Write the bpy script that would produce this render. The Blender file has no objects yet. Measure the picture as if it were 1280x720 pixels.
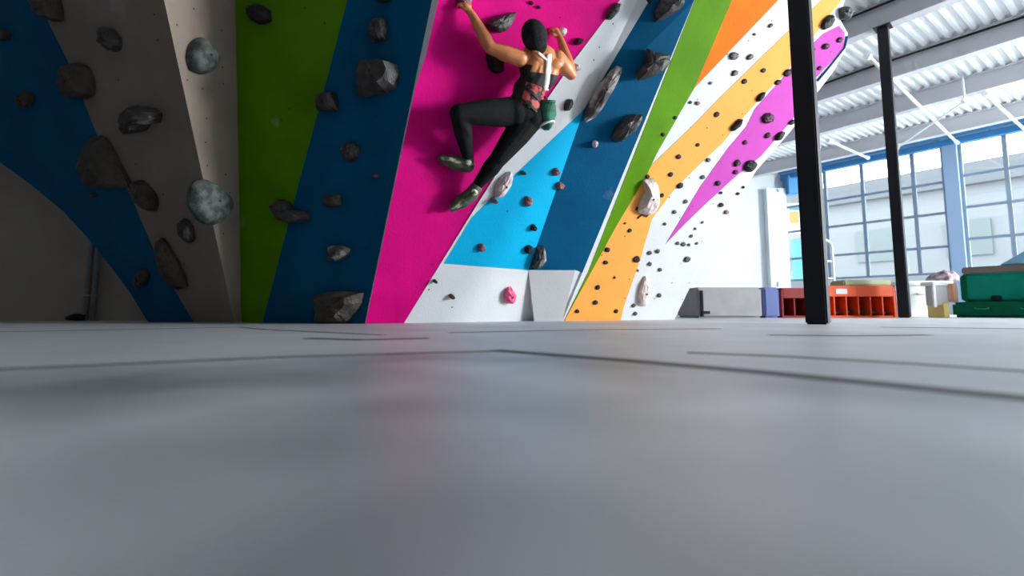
import bpy, bmesh, math, random
from mathutils import Vector, Matrix
from mathutils.bvhtree import BVHTree
from mathutils.geometry import tessellate_polygon
random.seed(7)
SC = bpy.context.scene
COL = SC.collection
V = Vector
# ------------------------------------------------------------------ camera
F = 620.0; PITCH = math.radians(5.5); HZ = 388.0; HC = 0.11
SH = HZ - 360 - F * math.tan(PITCH)
fw = V((0, math.cos(PITCH), math.sin(PITCH))); up = V((0, -math.sin(PITCH), math.cos(PITCH))); rt = V((1, 0, 0))
O = V((0, 0, HC))
cd = bpy.data.cameras.new('camera'); cam = bpy.data.objects.new('camera', cd); COL.objects.link(cam)
cam.location = O; cam.rotation_euler = (math.radians(90) + PITCH, 0, 0)
cd.sensor_width = 36; cd.lens = F / 1280 * 36; cd.shift_y = SH / 1280
cd.clip_start = 0.01; cd.clip_end = 300
cd.dof.use_dof = True; cd.dof.focus_distance = 4.6; cd.dof.aperture_fstop = 1.5
SC.camera = cam

def ray(u, v): return rt * ((u - 640) / F) + up * ((360 + SH - v) / F) + fw
def atY(u, v, Y):
    d = ray(u, v); return O + d * (Y / d.y)
def gnd(u, Y):
    v = HZ + 68 / Y
    for _ in range(20):
        q = atY(u, v, Y); v += q.z * F / Y
    q = atY(u, v, Y); q.z = 0; return q
def plane(a, b, c):
    n = (b - a).cross(c - a).normalized()
    if n.dot(O - a) < 0: n = -n
    return (a.copy(), n)
def tilt(a, b, deg):
    h = (b - a).normalized().cross(V((0, 0, 1)))
    if h.dot(O - a) < 0: h = -h
    h.normalize(); t = math.radians(deg)
    return plane(a, b, a + h * math.sin(t) + V((0, 0, math.cos(t))))
def hit(u, v, pl, off=0.0):
    d = ray(u, v); return O + d * ((pl[0] + pl[1] * off - O).dot(pl[1]) / d.dot(pl[1]))
def lx(u0, v0, u1, v1, v): return u0 + (u1 - u0) * (v - v0) / (v1 - v0)

# ------------------------------------------------------------------ materials
def mat(name, col, rough=0.6, metal=0.0, col2=None, scale=6.0, bump=0.0, detail=4.0, spec=0.5, lo=0.35, hi=0.65, bscale=None):
    m = bpy.data.materials.new(name); m.use_nodes = True
    nt = m.node_tree; b = nt.nodes['Principled BSDF']
    b.inputs['Base Color'].default_value = (*col, 1); b.inputs['Roughness'].default_value = rough
    b.inputs['Metallic'].default_value = metal; b.inputs['Specular IOR Level'].default_value = spec
    if col2 is not None or bump:
        tc = nt.nodes.new('ShaderNodeTexCoord')
    if col2 is not None:
        no = nt.nodes.new('ShaderNodeTexNoise'); no.inputs['Scale'].default_value = scale; no.inputs['Detail'].default_value = detail
        nt.links.new(tc.outputs['Object'], no.inputs['Vector'])
        rp = nt.nodes.new('ShaderNodeValToRGB'); e = rp.color_ramp.elements
        e[0].position = lo; e[0].color = (*col, 1); e[1].position = hi; e[1].color = (*col2, 1)
        nt.links.new(no.outputs['Fac'], rp.inputs['Fac']); nt.links.new(rp.outputs['Color'], b.inputs['Base Color'])
    if bump:
        n2 = nt.nodes.new('ShaderNodeTexNoise'); n2.inputs['Scale'].default_value = bscale or scale * 6; n2.inputs['Detail'].default_value = 5
        nt.links.new(tc.outputs['Object'], n2.inputs['Vector'])
        bp = nt.nodes.new('ShaderNodeBump'); bp.inputs['Strength'].default_value = bump; bp.inputs['Distance'].default_value = 0.02
        nt.links.new(n2.outputs['Fac'], bp.inputs['Height']); nt.links.new(bp.outputs['Normal'], b.inputs['Normal'])
    return m
def paint(name, c, k=0.82, lo=.38, hi=.62, rough=.72, spec=.08):
    m = mat(name, tuple(x * k for x in c), rough, 0, c, 2.2, 0.12, 6, spec=spec, bscale=60, lo=lo, hi=hi)
    rp = [n for n in m.node_tree.nodes if n.type == 'VALTORGB'][0]      # chalk scuffs on the paint
    e = rp.color_ramp.elements.new(.70); e.color = (*c, 1)
    e = rp.color_ramp.elements.new(.76); e.color = (*[x * .8 + .10 for x in c], 1)
    return m
M = {}
M['blue'] = paint('shaded blue wall paint', (0.0, 0.10, 0.225))  # darker copy of the wall blue, shade of these panels put into the colour
M['sky'] = paint('lit blue wall paint', (0.0, 0.385, 0.66), .93)  # lighter copy of the wall blue, for the lit recessed face
M['green'] = paint('green wall paint', (0.095, 0.25, 0.0005))
M['pink'] = paint('magenta wall paint', (0.72, 0.002, 0.215))
M['white'] = paint('white wall paint', (0.63, 0.64, 0.65), .95)
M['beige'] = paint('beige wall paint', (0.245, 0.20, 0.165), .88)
M['orange'] = paint('deep orange wall paint', (0.72, 0.165, 0.0))
M['peach'] = paint('pale orange wall paint', (0.84, 0.36, 0.075), .95)
M['violet'] = paint('violet pink wall paint', (0.50, 0.065, 0.39), .9)
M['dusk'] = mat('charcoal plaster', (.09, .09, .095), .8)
M['edge'] = mat('panel edge white', (.8, .8, .78), .6)
M['hole'] = mat('bolt hole dark', (.02, .018, .016), .8)
M['rock'] = mat('dark rock resin', (.018, .016, .017), .5, 0, (.062, .054, .052), 14, .4, spec=.5)
M['brown'] = mat('brown rock resin', (.03, .023, .018), .65, 0, (.062, .05, .038), 12, .5)
M['grey'] = mat('grey green rock resin', (.035, .045, .045), .62, 0, (.115, .13, .12), 14, .35, spec=.25, lo=.4, hi=.62)
M['chalked'] = mat('chalked rock resin', (.06, .055, .055), .7, 0, (.5, .46, .43), 7, .5, lo=.45, hi=.62)
M['black'] = mat('black resin', (.010, .009, .011), .6, 0, (.03, .027, .03), 20, .3, spec=.2)
M['red'] = mat('dusty red resin', (.16, .045, .045), .5, 0, (.3, .12, .11), 20, .3)
M['pinkhold'] = mat('pink resin', (.75, .06, .18), .4, 0, (.85, .12, .25), 20, .2)
M['palehold'] = mat('pale pink chalked resin', (.62, .48, .47), .6, 0, (.82, .74, .72), 12, .3)
M['purple'] = mat('plum resin', (.035, .006, .02), .55, 0, (.07, .012, .04), 20, .3, spec=.2)

# ------------------------------------------------------------------ object helpers
def tag(o, label=None, cat=None, group=None, kind=None):
    if label: o['label'] = label
    if cat: o['category'] = cat
    if group: o['group'] = group
    if kind: o['kind'] = kind
    return o
def link(name, me, parent=None):
    o = bpy.data.objects.new(name, me); COL.objects.link(o)
    if parent is not None:
        o.parent = parent
        o.matrix_parent_inverse = parent.matrix_basis.inverted()
    return o
def empty(name, loc, label, cat, group=None):
    o = bpy.data.objects.new(name, None); COL.objects.link(o); o.location = loc
    o.empty_display_size = .1
    return tag(o, label, cat, group)
def from_bm(name, bm, mats, parent=None, smooth=False):
    me = bpy.data.meshes.new(name); bm.normal_update(); bm.to_mesh(me); bm.free()
    for m in (mats if isinstance(mats, (list, tuple)) else [mats]): me.materials.append(m)
    if smooth:
        for p in me.polygons: p.use_smooth = True
    return link(name, me, parent)
def recenter(o):
    """put a top level mesh's origin at the bottom centre of its own shape"""
    me = o.data; xs = [v.co for v in me.vertices]
    lo = V((min(c.x for c in xs), min(c.y for c in xs), min(c.z for c in xs))); hi = V((max(c.x for c in xs), max(c.y for c in xs), max(c.z for c in xs)))
    c = V(((lo.x + hi.x) / 2, (lo.y + hi.y) / 2, lo.z)); me.transform(Matrix.Translation(-c)); o.location = c
    return o
def box(bm, lo, hi, mi=0, M4=None, bev=0.0):
    vs = [V((x, y, z)) for x in (lo[0], hi[0]) for y in (lo[1], hi[1]) for z in (lo[2], hi[2])]
    if M4 is not None: vs = [M4 @ v for v in vs]
    b = [bm.verts.new(v) for v in vs]
    fs = [bm.faces.new([b[i] for i in q]) for q in ((0, 1, 3, 2), (4, 6, 7, 5), (0, 4, 5, 1), (2, 3, 7, 6), (0, 2, 6, 4), (1, 5, 7, 3))]
    for f in fs: f.material_index = mi
    if bev:
        bmesh.ops.bevel(bm, geom=list({e for f in fs for e in f.edges}), offset=bev, segments=2, affect='EDGES')
    return bm
def tube(bm, pts, r, n=8, mi=0, caps=True):
    pts = [V(p) for p in pts]; rings = []
    for i, p in enumerate(pts):
        t = (pts[min(i + 1, len(pts) - 1)] - pts[max(i - 1, 0)]).normalized()
        a = t.orthogonal().normalized() if i == 0 else (rings_a - t * rings_a.dot(t)).normalized()
        rings_a = a; b = t.cross(a); rr = r[i] if isinstance(r, (list, tuple)) else r
        rings.append([bm.verts.new(p + (a * math.cos(2 * math.pi * k / n) + b * math.sin(2 * math.pi * k / n)) * rr) for k in range(n)])
    for A, B in zip(rings, rings[1:]):
        for k in range(n):
            f = bm.faces.new((A[k], A[(k + 1) % n], B[(k + 1) % n], B[k])); f.material_index = mi; f.smooth = True
    if caps:
        bm.faces.new(rings[0][::-1]).material_index = mi; bm.faces.new(rings[-1]).material_index = mi
    return bm
def frame_box(bm, p, ex, w, h0, h1, d, mi=0, bev=0):
    """box from ground point p along unit vector ex by w, height h0..h1, depth d away"""
    ey = V((-ex.y, ex.x, 0))
    m = Matrix((ex.to_4d(), ey.to_4d(), V((0, 0, 1, 0)), V((0, 0, 0, 1)))).transposed()
    m = Matrix.Translation(p) @ Matrix(((ex.x, ey.x, 0, 0), (ex.y, ey.y, 0, 0), (0, 0, 1, 0), (0, 0, 0, 1)))
    return box(bm, (0, 0, h0), (w, d, h1), mi, m, bev)

# ------------------------------------------------------------------ climbing wall planes
b3 = gnd(302, 4.5); b5 = gnd(457, 4.15); b6 = gnd(505, 4.3); b7 = gnd(668, 5.2); b8 = gnd(703, 5.15); b10 = gnd(845, 6.0)
PC = tilt(b3, b5, 10)
arete = hit(548, 0, PC); seam = hit(294, 0, PC)
PP = plane(b5, arete, b6)
PE = plane(b6, hit(775, 0, PP), b7)
e1 = hit(730, 137, PE)
eK = hit(660.5, 337.5, PE)
PF = plane(b8, e1, eK)
PF2 = plane(e1, hit(797, 0, PE), hit(868, 0, PF))
PG = plane(b8, hit(868, 0, PF), b10)
PB = plane(b3, seam, atY(205, 0, seam.y - 0.6))
r0 = hit(293, 402.6, PB); r1 = hit(205, 0, PB)
PA = plane(r0, r1, gnd(185, 4.8))

root = empty('climbing_wall', (0.0, 4.6, 0), 'tall bouldering wall of angled panels painted in blue, green, magenta, white and orange stripes', 'climbing wall')
def in_poly(x, y, P):
    r = False
    for i in range(len(P)):
        (x0, y0), (x1, y1) = P[i], P[i - 1]
        if (y0 > y) != (y1 > y) and x < (x1 - x0) * (y - y0) / (y1 - y0) + x0: r = not r
    return r
def panel(label, px, pl, m, thick=0.04, off=0.0, holes=(), grid=None, pts=None, edge=None):
    n = pl[1]
    P = [hit(u, v, pl, off) for u, v in px] if pts is None else pts
    for p in P: p.z = max(p.z, 0.0)
    bm = bmesh.new()
    f = [bm.verts.new(p) for p in P]; bk = [bm.verts.new(p - n * thick) for p in P]
    for v in bk: v.co.z = max(v.co.z, 0.0)
    tri = tessellate_polygon([[p for p in P]])
    for t in tri:
        a, b, c = (f[i] for i in t)
        if (b.co - a.co).cross(c.co - a.co).dot(n) < 0: b, c = c, b
        try: bm.faces.new((a, b, c))
        except ValueError: pass
        a, b, c = (bk[i] for i in t)
        if (b.co - a.co).cross(c.co - a.co).dot(n) > 0: b, c = c, b
        try: bm.faces.new((a, b, c)).material_index = 1
        except ValueError: pass
    k = len(P)
    for i in range(k):
        fc = bm.faces.new((f[i], f[(i + 1) % k], bk[(i + 1) % k], bk[i])); fc.material_index = 1
    bmesh.ops.recalc_face_normals(bm, faces=bm.faces[:])
    hs = list(holes)
    if grid:
        us = [u for u, _ in px]; vs = [v for _, v in px]
        # insert pattern laid out on the panel itself, about 0.24 m apart
        t1 = V((0, 0, 1)).cross(n).normalized(); t2 = n.cross(t1)
        c2 = [((p - P[0]).dot(t1), (p - P[0]).dot(t2)) for p in P]
        xs = [c[0] for c in c2]; ys = [c[1] for c in c2]
        x = min(xs)
        while x < max(xs):
            y = min(ys)
            while y < max(ys):
                xx, yy = x + random.uniform(-.03, .03), y + random.uniform(-.03, .03)
                if random.random() < grid and in_poly(xx, yy, c2): hs.append(P[0] + t1 * xx + t2 * yy)
                y += .24
            x += .24
    for h in hs:
        c = (h if isinstance(h, V) else hit(h[0], h[1], pl, off)) + n * .0015
        t1 = n.orthogonal().normalized(); t2 = n.cross(t1)
        fc = bm.faces.new([bm.verts.new(c + (t1 * math.cos(a * math.pi / 4) + t2 * math.sin(a * math.pi / 4)) * .0075) for a in range(8)])
        fc.material_index = 2
        if fc.normal.dot(n) < 0: fc.normal_flip()
    o = from_bm('panel', bm, [m, edge or m, M['hole']], root)
    o['label'] = label
    return o
TP = -85
# left overhang: beige and blue
bnd = [(lx(55, 17, 85, 77, -120), -120), (55, 17), (85, 77), (121, 168), (163, 244), (203, 337), (242, 402.4)]
low = [(-200, 110), (-100, 152), (0, 203), (35, 228), (80, 265), (112, 300), (140, 335), (160, 362), (185, 402.6)]
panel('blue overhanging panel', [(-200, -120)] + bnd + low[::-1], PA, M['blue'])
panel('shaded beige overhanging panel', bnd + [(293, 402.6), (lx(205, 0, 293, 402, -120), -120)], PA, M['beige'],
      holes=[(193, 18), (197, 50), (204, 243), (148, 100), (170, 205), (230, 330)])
bd = [(242, 11), (221, 31), (277, 38), (278, 84), (234, 100), (253, 111), (279, 105), (258, 148), (257, 178), (259, 207), (282, 218), (287, 241), (279, 292), (270, 250)]
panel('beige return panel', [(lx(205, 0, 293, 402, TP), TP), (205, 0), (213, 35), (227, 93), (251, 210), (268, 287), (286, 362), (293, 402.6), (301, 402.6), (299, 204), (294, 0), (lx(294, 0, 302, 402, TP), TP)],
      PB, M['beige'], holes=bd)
# centre left: green and blue
gb = [(lx(434, 0, 411, 90, TP), TP), (434, 0), (411, 90), (380, 205), (328, 404)]
cp = [(lx(540, 0, 456, 404, TP), TP), (540, 0), (456, 404.4)]
panel('green panel', [(lx(294, 0, 302, 402, TP), TP), (294, 0), (302, 402.8)] + gb[::-1], PC, M['green'], holes=[(381, 10), (406, 29), (352, 150), (362, 136)])
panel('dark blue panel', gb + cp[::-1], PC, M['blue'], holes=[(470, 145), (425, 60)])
pe = [(lx(548, 0, 532, 70, TP), TP), (548, 0), (532, 70), (519, 110), (499, 204), (457, 404.4)]
panel('white edge strip', cp + pe[::-1], PC, M['white'])
# magenta wedge
pr = [(lx(775, 0, 718, 75, TP), TP), (775, 0), (718, 75), (640, 187), (590, 266), (505, 404)]
panel('magenta panel', pe + pr[::-1], PP, M['pink'], edge=M['edge'], holes=[(663, 4), (672, 9), (600, 50), (540, 330), (620, 130), (700, 22)])
# recessed bright face: white and blue
rid = [(lx(797, 0, 731, 128, TP), TP), (797, 0), (731, 132)]
panel('white recessed panel', pr + [(668, 402), (660.5, 337.5), (730, 137)] + rid[::-1][1:], PE, M['white'],
      holes=[(749, 59), (766, 30), (742, 75), (565, 384), (536, 362), (674, 377)])
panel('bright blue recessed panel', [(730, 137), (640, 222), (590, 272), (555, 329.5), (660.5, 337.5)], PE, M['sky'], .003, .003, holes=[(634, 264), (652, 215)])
# shaded face: grey kick board, blue above
panel('grey kick panel', None, PF, M['white'], pts=[hit(668, 402, PF), eK, hit(719, 338, PF), hit(703, 401.4, PF)])
Fp = [eK, e1, hit(868, 0, PF), hit(728, 341, PF), hit(719, 337.5, PF)]
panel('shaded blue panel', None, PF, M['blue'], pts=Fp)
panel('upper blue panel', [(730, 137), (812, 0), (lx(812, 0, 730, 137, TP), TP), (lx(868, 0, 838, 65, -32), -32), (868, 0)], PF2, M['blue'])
panel('pale side strip', [(730, 137), (797, 0), (lx(797, 0, 731, 128, TP), TP), (lx(812, 0, 730, 137, TP), TP), (812, 0)], PF2, M['white'])
# long right hand panel with stripes
gr = [(lx(915, 0, 868, 110, -32), -32), (915, 0), (868, 110), (821, 192), (808, 220), (772, 280), (705.5, 401)]
panel('white striped panel', [(lx(868, 0, 838, 65, -32), -32), (868, 0), (703, 401.6), (843, 399.4), (868, 348), (890, 310), (915, 264), (945, 214), (990, 162), (1015, 124), (1040, 92), (1057, 62), (1060, 42), (1050, 24), (1056, 0), (1064, -32)],
      PG, M['white'], grid=.5)
panel('green stripe', [(lx(868, 0, 838, 65, -32), -32), (869, 0), (794, 190), (735, 341), (705.2, 401.2)] + gr[::-1], PG, M['green'], .003, .003)
panel('deep orange stripe', [gr[0], gr[1], gr[2], (973, 0), (lx(973, 0, 868, 110, -32), -32)], PG, M['orange'], .003, .003)
pol = [(1027 + 36, -32), (1027, 0), (982, 42), (902, 120), (864, 159), (814, 207), (808, 220), (772, 280), (705.5, 401)]
por = [(1063, -32), (1052, 0), (1038, 18), (1009, 56), (978, 96), (960, 113), (927, 149), (904, 178), (871, 209), (842, 238), (815, 274), (807, 301), (801, 323), (789, 357), (780, 383), (776, 400.4)]
panel('pale orange stripe', pol[1:] + por[::-1], PG, M['peach'], .003, .0035, grid=.3)
panel('violet pink stripe', [(1049, 32), (1029, 42), (1011, 60), (968, 109), (944, 135.5), (933, 158), (911, 184), (875.5, 233), (848, 279), (832, 305), (857, 279), (884, 253), (918, 222), (951, 195.5), (991, 149), (1015.5, 102), (1040, 76), (1054, 59), (1056, 41)],
      PG, M['violet'], .003, .003, grid=.3)
M['bluetrim'] = mat('blue trim', (.01, .12, .42), .4)
bm = bmesh.new(); tube(bm, [hit(u, v, PG, .01) for u, v in ((1059, 45), (1056, 60), (1041, 79), (1022, 101))], .012)
o = from_bm('edge_trim', bm, M['bluetrim'], root); o['label'] = 'blue edge trim'

# ------------------------------------------------------------------ holds
def rock(outline, pl, h, m, label, group=None, shift=(0, 0), name='climbing_hold', top=.55, rough=.12, smooth=False, cat='climbing hold', sub=1, off=0.004):
    n = pl[1]
    P = [hit(u, v, pl, off) for u, v in outline]
    c = sum(P, V()) / len(P)
    t1 = n.orthogonal().normalized(); t2 = n.cross(t1)
    P.sort(key=lambda p: math.atan2((p - c).dot(t2), (p - c).dot(t1))) if len(P) > 9 else None
    # subdivide outline
    for _ in range(sub):
        Q = []
        for i, p in enumerate(P):
            q = P[(i + 1) % len(P)]; mid = (p + q) / 2; d = (q - p).length
            out = (mid - c).normalized()
            Q += [p, mid + out * d * random.uniform(.02, .12)]
        P = Q
    area = sum(((P[i] - c).cross(P[(i + 1) % len(P)] - c)).dot(n) for i in range(len(P)))
    if area < 0: P.reverse()
    size = max((p - c).length for p in P)
    sh = hit(outline[0][0] + shift[0], outline[0][1] + shift[1], pl, off) - hit(outline[0][0], outline[0][1], pl, off)
    bm = bmesh.new(); rings = []
    for sc, hh, kk in ((1, 0, 0), (1.0, .3, .15), (.86, .68, .5), (top, .95, .9)):
        R = []
        for p in P:
            j = 0 if hh == 0 else rough
            q = c + (p - c) * sc * (1 + random.uniform(-j, j) * .6) + n * h * hh * (1 + random.uniform(-j, j)) + sh * kk
            R.append(bm.verts.new(q))
        rings.append(R)
    k = len(P)
    for A, B in zip(rings, rings[1:]):
        for i in range(k): bm.faces.new((A[i], A[(i + 1) % k], B[(i + 1) % k], B[i]))
    ctr = bm.verts.new(c + n * h + sh)
    for i in range(k): bm.faces.new((rings[-1][i], rings[-1][(i + 1) % k], ctr))
    bm.faces.new(rings[0][::-1])
    for f in bm.faces: f.smooth = smooth
    o = from_bm(name, bm, m)
    if name == 'climbing_hold' and size > .07:
        # bolt recess at the crown of the hold
        b2 = bmesh.new(); tube(b2, [ctr_co(o, k) - n * .004, ctr_co(o, k) + n * .004], .011, 8)
        pb = from_bm('bolt', b2, M['hole'])
        recenter(o); pb.parent = o; pb.matrix_parent_inverse = Matrix.Translation(-o.location)
    else:
        recenter(o)
    return tag(o, label, cat, group)
def ctr_co(o, k): return o.data.vertices[4 * k].co.copy()
def el(u, v, rx, ry=None, ang=0, n=8):
    ry = ry or rx; a0 = math.radians(ang); R = []
    for i in range(n):
        t = 2 * math.pi * i / n + .2; k = random.uniform(.85, 1.1)
        x, y = rx * k * math.cos(t), ry * k * math.sin(t)
        R.append((u + x * math.cos(a0) - y * math.sin(a0), v + x * math.sin(a0) + y * math.cos(a0)))
    return R
gL = 'large holds on the left overhang'; gB = 'holds on the shaded blue and green panels'
rock([(46, -2), (76, -2), (80, 26), (72, 27), (60, 19)], PA, .12, M['brown'], 'dark wedge hold with pale top edge cut off by the top of the left overhang', gL)
rock(el(6, 44, 9, 7), PA, .08, M['brown'], 'small shadowed hold high on the dark blue overhang', gL)
rock([(131, 35), (139, 35), (148, 43), (153, 50), (151, 63), (144, 65), (135, 56)], PA, .10, M['rock'], 'dark oval hold high on the beige overhang', gL)
rock([(88, 84), (100, 78), (112, 84), (119, 100), (119, 118), (110, 124), (90, 122), (86, 106)], PA, .13, M['brown'], 'brown block hold with chalky upper face on the blue and beige edge', gL)
rock(el(35, 125, 10, 11), PA, .07, M['brown'], 'small reddish shadowed hold low on the dark blue overhang', gL)
rock([(122, 170), (134, 172), (150, 200), (166, 232), (150, 236), (118, 234), (108, 215), (110, 190)], PA, .14, M['brown'], 'large brown faceted hold on the lower edge of blue and beige', gL, (0, 4))
rock([(236, 55), (246, 47), (252, 52), (269, 73), (262, 88), (250, 93), (236, 88), (232, 72)], PB, .12, M['grey'], 'grey-green half dome hold high on the pale beige strip', gL, (0, -2), rough=.03, smooth=True)
rock([(162, 137), (184, 133), (203, 141), (201, 153), (190, 153), (178, 165), (168, 166), (162, 155)], PA, .15, M['rock'], 'black ledge shaped hold halfway up the beige overhang', gL, (0, 4))
rock([(236, 232), (247, 224), (260, 228), (276, 240), (285, 256), (279, 271), (262, 281), (244, 274), (232, 256)], PB, .12, M['grey'], 'big grey rounded block hold on the beige ridge', gL, (1, -1), top=.72, rough=.03, smooth=True)
rock([(170, 226), (178, 225), (190, 235), (198, 248), (196, 264), (184, 259), (173, 246)], PA, .10, M['brown'], 'brown teardrop hold right of the large brown faceted hold', gL)
rock([(227, 277), (233, 273), (242, 282), (244, 297), (240, 303), (230, 294)], PA, .08, M['rock'], 'small dark teardrop hold under the big grey block hold', gL)
rock([(198, 300), (206, 298), (215, 312), (228, 335), (236, 358), (226, 360), (210, 347), (203, 325)], PA, .10, M['brown'], 'long brown tapering hold low on the beige overhang', gL)
rock(el(179, 348, 9, 13, 20), PA, .06, M['rock'], 'dim hold on the dark blue stripe near the floor', gL)
rock(el(117, 244, 4, 3), PA, .03, M['rock'], 'tiny dark hold on the blue overhang below the large brown hold', gL)
rock([(312, 12), (325, 6), (338, 13), (340, 26), (330, 31), (317, 27)], PC, .09, M['black'], 'round black hold high on the green panel', gB)
rock([(400, 119), (421, 116), (424, 138), (418, 140), (398, 138)], PC, .10, M['rock'], 'square dark hold on the green and blue boundary', gB)
rock([(464, 29), (473, 23), (484, 25), (482, 49), (474, 53), (463, 52)], PC, .08, M['rock'], 'upright dark hold above the big square block on blue', gB, (2, 2))
rock([(454, 82), (476, 80), (497, 81), (496, 110), (472, 119), (450, 122)], PC, .14, M['rock'], 'big square dark block hold on the shaded blue panel', gB, (0, -5), top=.7)
rock(el(440, 190, 11, 12), PC, .08, M['rock'], 'round dark hold in the middle of the shaded blue panel', gB)
rock([(468, -8), (488, -8), (490, 2), (472, 3)], PC, .08, M['rock'], 'dark hold on blue cut off by the top of the view', gB)
rock([(343, 258), (352, 249), (362, 252), (369, 262), (387, 265), (387, 274), (372, 279), (352, 276)], PC, .12, M['rock'], 'two-lobed dark hold on the lower green and blue boundary', gB)
rock([(406, 245), (426, 244), (427, 257), (408, 259)], PC, .07, M['brown'], 'small brown rectangular hold on the shaded blue panel', gB)
rock([(412, 308), (425, 307), (438, 311), (437, 318), (424, 327), (413, 324)], PC, .08, M['chalked'], 'grey triangular hold above the floor block on blue', gB)
rock([(401, 367), (430, 364), (455, 366), (453, 378), (441, 395), (433, 403), (400, 403), (400, 385)], PC, .17, M['brown'], 'large brown block hold touching the floor on the blue panel', gB, (0, -3), top=.65)
rock(el(470, 220, 3.5, 3), PC, .02, M['red'], 'tiny red hold on the right side of the shaded blue panel', gB)
gP = 'holds on the magenta panel'
rock([(606, 31), (617, 22), (630, 18), (644, 16), (641, 27), (630, 39), (620, 41), (611, 37)], PP, .09, M['rock'], 'grey pointed leaf shaped hold above the climber\'s bent arm', gP, (-3, 2))
rock([(608, 68), (620, 66), (627, 78), (628, 90), (618, 92), (610, 84)], PP, .08, M['black'], 'dark hold with chalk marks behind the climber\'s bent elbow', gP)
rock([(573, -8), (583, -9), (589, 0), (587, 9), (577, 11), (572, 4)], PP, .06, M['red'], 'small dusty red hold gripped by the climber\'s upper left hand', gP)
rock(el(722.5, 52, 6, 4.5, -15), PP, .05, M['purple'], 'plum oval hold to the right of the climber\'s hand', gP)
rock(el(702, 40, 4.5, 6), PP, .05, M['palehold'], 'small chalked hold beside the climber\'s right hand', gP)
rock(el(664, 4, 3, 2.4, 40), PP, .02, M['purple'], 'tiny plum chip above the climber\'s head, left of a pair', gP)
rock(el(673, 9, 3, 2, 30), PP, .02, M['purple'], 'tiny plum chip above the climber\'s head, right of a pair', gP)
gE = 'holds on the recessed white and bright blue face'
rock([(757, 24), (760, 14), (770, 3), (774, 5), (770, 15), (762, 25)], PE, .05, M['grey'], 'slim grey hold high on the white strip beside magenta', gE)
rock(el(709.5, 131, 4.5, 8.5, 25), PE, .05, M['rock'], 'dark oval hold on white between climber and bright blue', gE)
rock(el(718, 84, 4.5, 4.5), PE, .06, M['palehold'], 'pale hold on white just right of the climber\'s elbow', gE)
rock([(618, 246), (618, 234), (626, 222), (636, 214), (639, 222), (632, 238), (624, 247)], PE, .07, M['palehold'], 'pinkish chalked hold on the white strip below the climber\'s leg', gE)
rock(el(615.5, 250, 3.2), PE, .08, M['red'], 'small red hold at the lower tip of the pinkish chalked hold', gE)
for u, v, rx, ry, mm, lb in ((694, 215, 4.5, 5, 'red', 'red hold highest on the bright blue face'), (699, 232, 4.5, 5, 'red', 'dusty red hold at the fold of the bright blue face, second highest'),
        (659, 251, 5, 6.5, 'red', 'larger red oval hold in the middle of the bright blue face'), (666, 284, 3.5, 4.5, 'black', 'small black hold low on bright blue near the fold'),
        (601, 309, 4.5, 5, 'red', 'round maroon hold low on bright blue near magenta'), (660, 311, 4.5, 5.5, 'black', 'black round hold beside the long grey hold at the fold'),
        (653, 216, 2.5, 3, 'rock', 'tiny dark hold near the upper edge of bright blue'), (564, 370, 3.5, 3.2, 'rock', 'small dark hold low on the white kick board'),
        (543, 351, 2.4, 2.2, 'rock', 'tiny dark hold on white beside the magenta edge near the floor')):
    rock(el(u, v, rx, ry), PE, .05, M[mm], lb, gE)
rock([(629, 372), (632, 361), (638, 358), (644, 368), (642, 376), (634, 379)], PE, .06, M['pinkhold'], 'bright pink hold on the white kick board near the floor', gE)
rock([(664, 332), (670, 322), (671, 309), (679, 307), (682, 318), (679, 330), (670, 336)], PF, .07, M['chalked'], 'long grey chalked hold straddling the fold above the grey kick', gE)
gF = 'big black holds on the tilted blue panel'
rock(el(743, 180, 3.5, 4.5), PF, .05, M['palehold'], 'small pinkish hold on the shaded blue beside bright blue', gF)
rock([(817, 16), (832, -6), (854, -8), (852, 8), (834, 22), (819, 28)], PF2, .12, M['rock'], 'long black hold at the top of the tilted blue panel', gF)
rock([(804, -4), (813, -4), (811, 6), (805, 9)], PE, .06, M['black'], 'small black hold at the top of the white side strip', gF)
rock([(808, 62), (816, 66), (835, 70), (836, 78), (824, 92), (797, 101), (795, 90), (806, 80)], PF2, .12, M['rock'], 'star shaped black hold near the green edge of the tilted blue panel', gF, (-2, 2))
rock([(769, 82), (776, 86), (772, 100), (760, 122), (745, 146), (732, 153), (731, 140), (744, 112), (757, 96)], PF2, .11, M['chalked'], 'longest black hold with pale chalked tip beside the white strip', gF, top=.5)
rock([(764, 172), (770, 158), (782, 146), (800, 143), (798, 155), (784, 170), (772, 178)], PF, .10, M['rock'], 'black tapering hold near green, lowest big one on the tilted blue panel', gF)
# small holds on the striped panel
ORD = ['lowest', 'second lowest', 'third lowest', 'fourth lowest', 'fifth lowest', 'sixth lowest', 'seventh lowest', 'eighth lowest', 'ninth lowest', 'tenth lowest', 'eleventh lowest', 'twelfth lowest', 'thirteenth lowest', 'fourteenth lowest', 'fifteenth lowest', 'sixteenth lowest', 'seventeenth lowest', 'eighteenth lowest', 'nineteenth lowest', 'twentieth lowest']
def series(lst, phrase, group, m, h=.03):
    lst = sorted(lst, key=lambda q: -q[1])
    for i, q in enumerate(lst):
        u, v, r = q[:3]; ry = q[3] if len(q) > 3 else r * .85; an = q[4] if len(q) > 4 else -40
        mm = q[5] if len(q) > 5 else m
        rock(el(u, v, r * .88, ry * .88, an, 7), PG, h * .45 * (r / 4 + .3), M[mm], phrase % ORD[i], group)
series([(829, 168, 3), (844, 147, 3)], 'small dark hold on the long green stripe, %s of two', 'holds on the green stripe', 'black')
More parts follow.
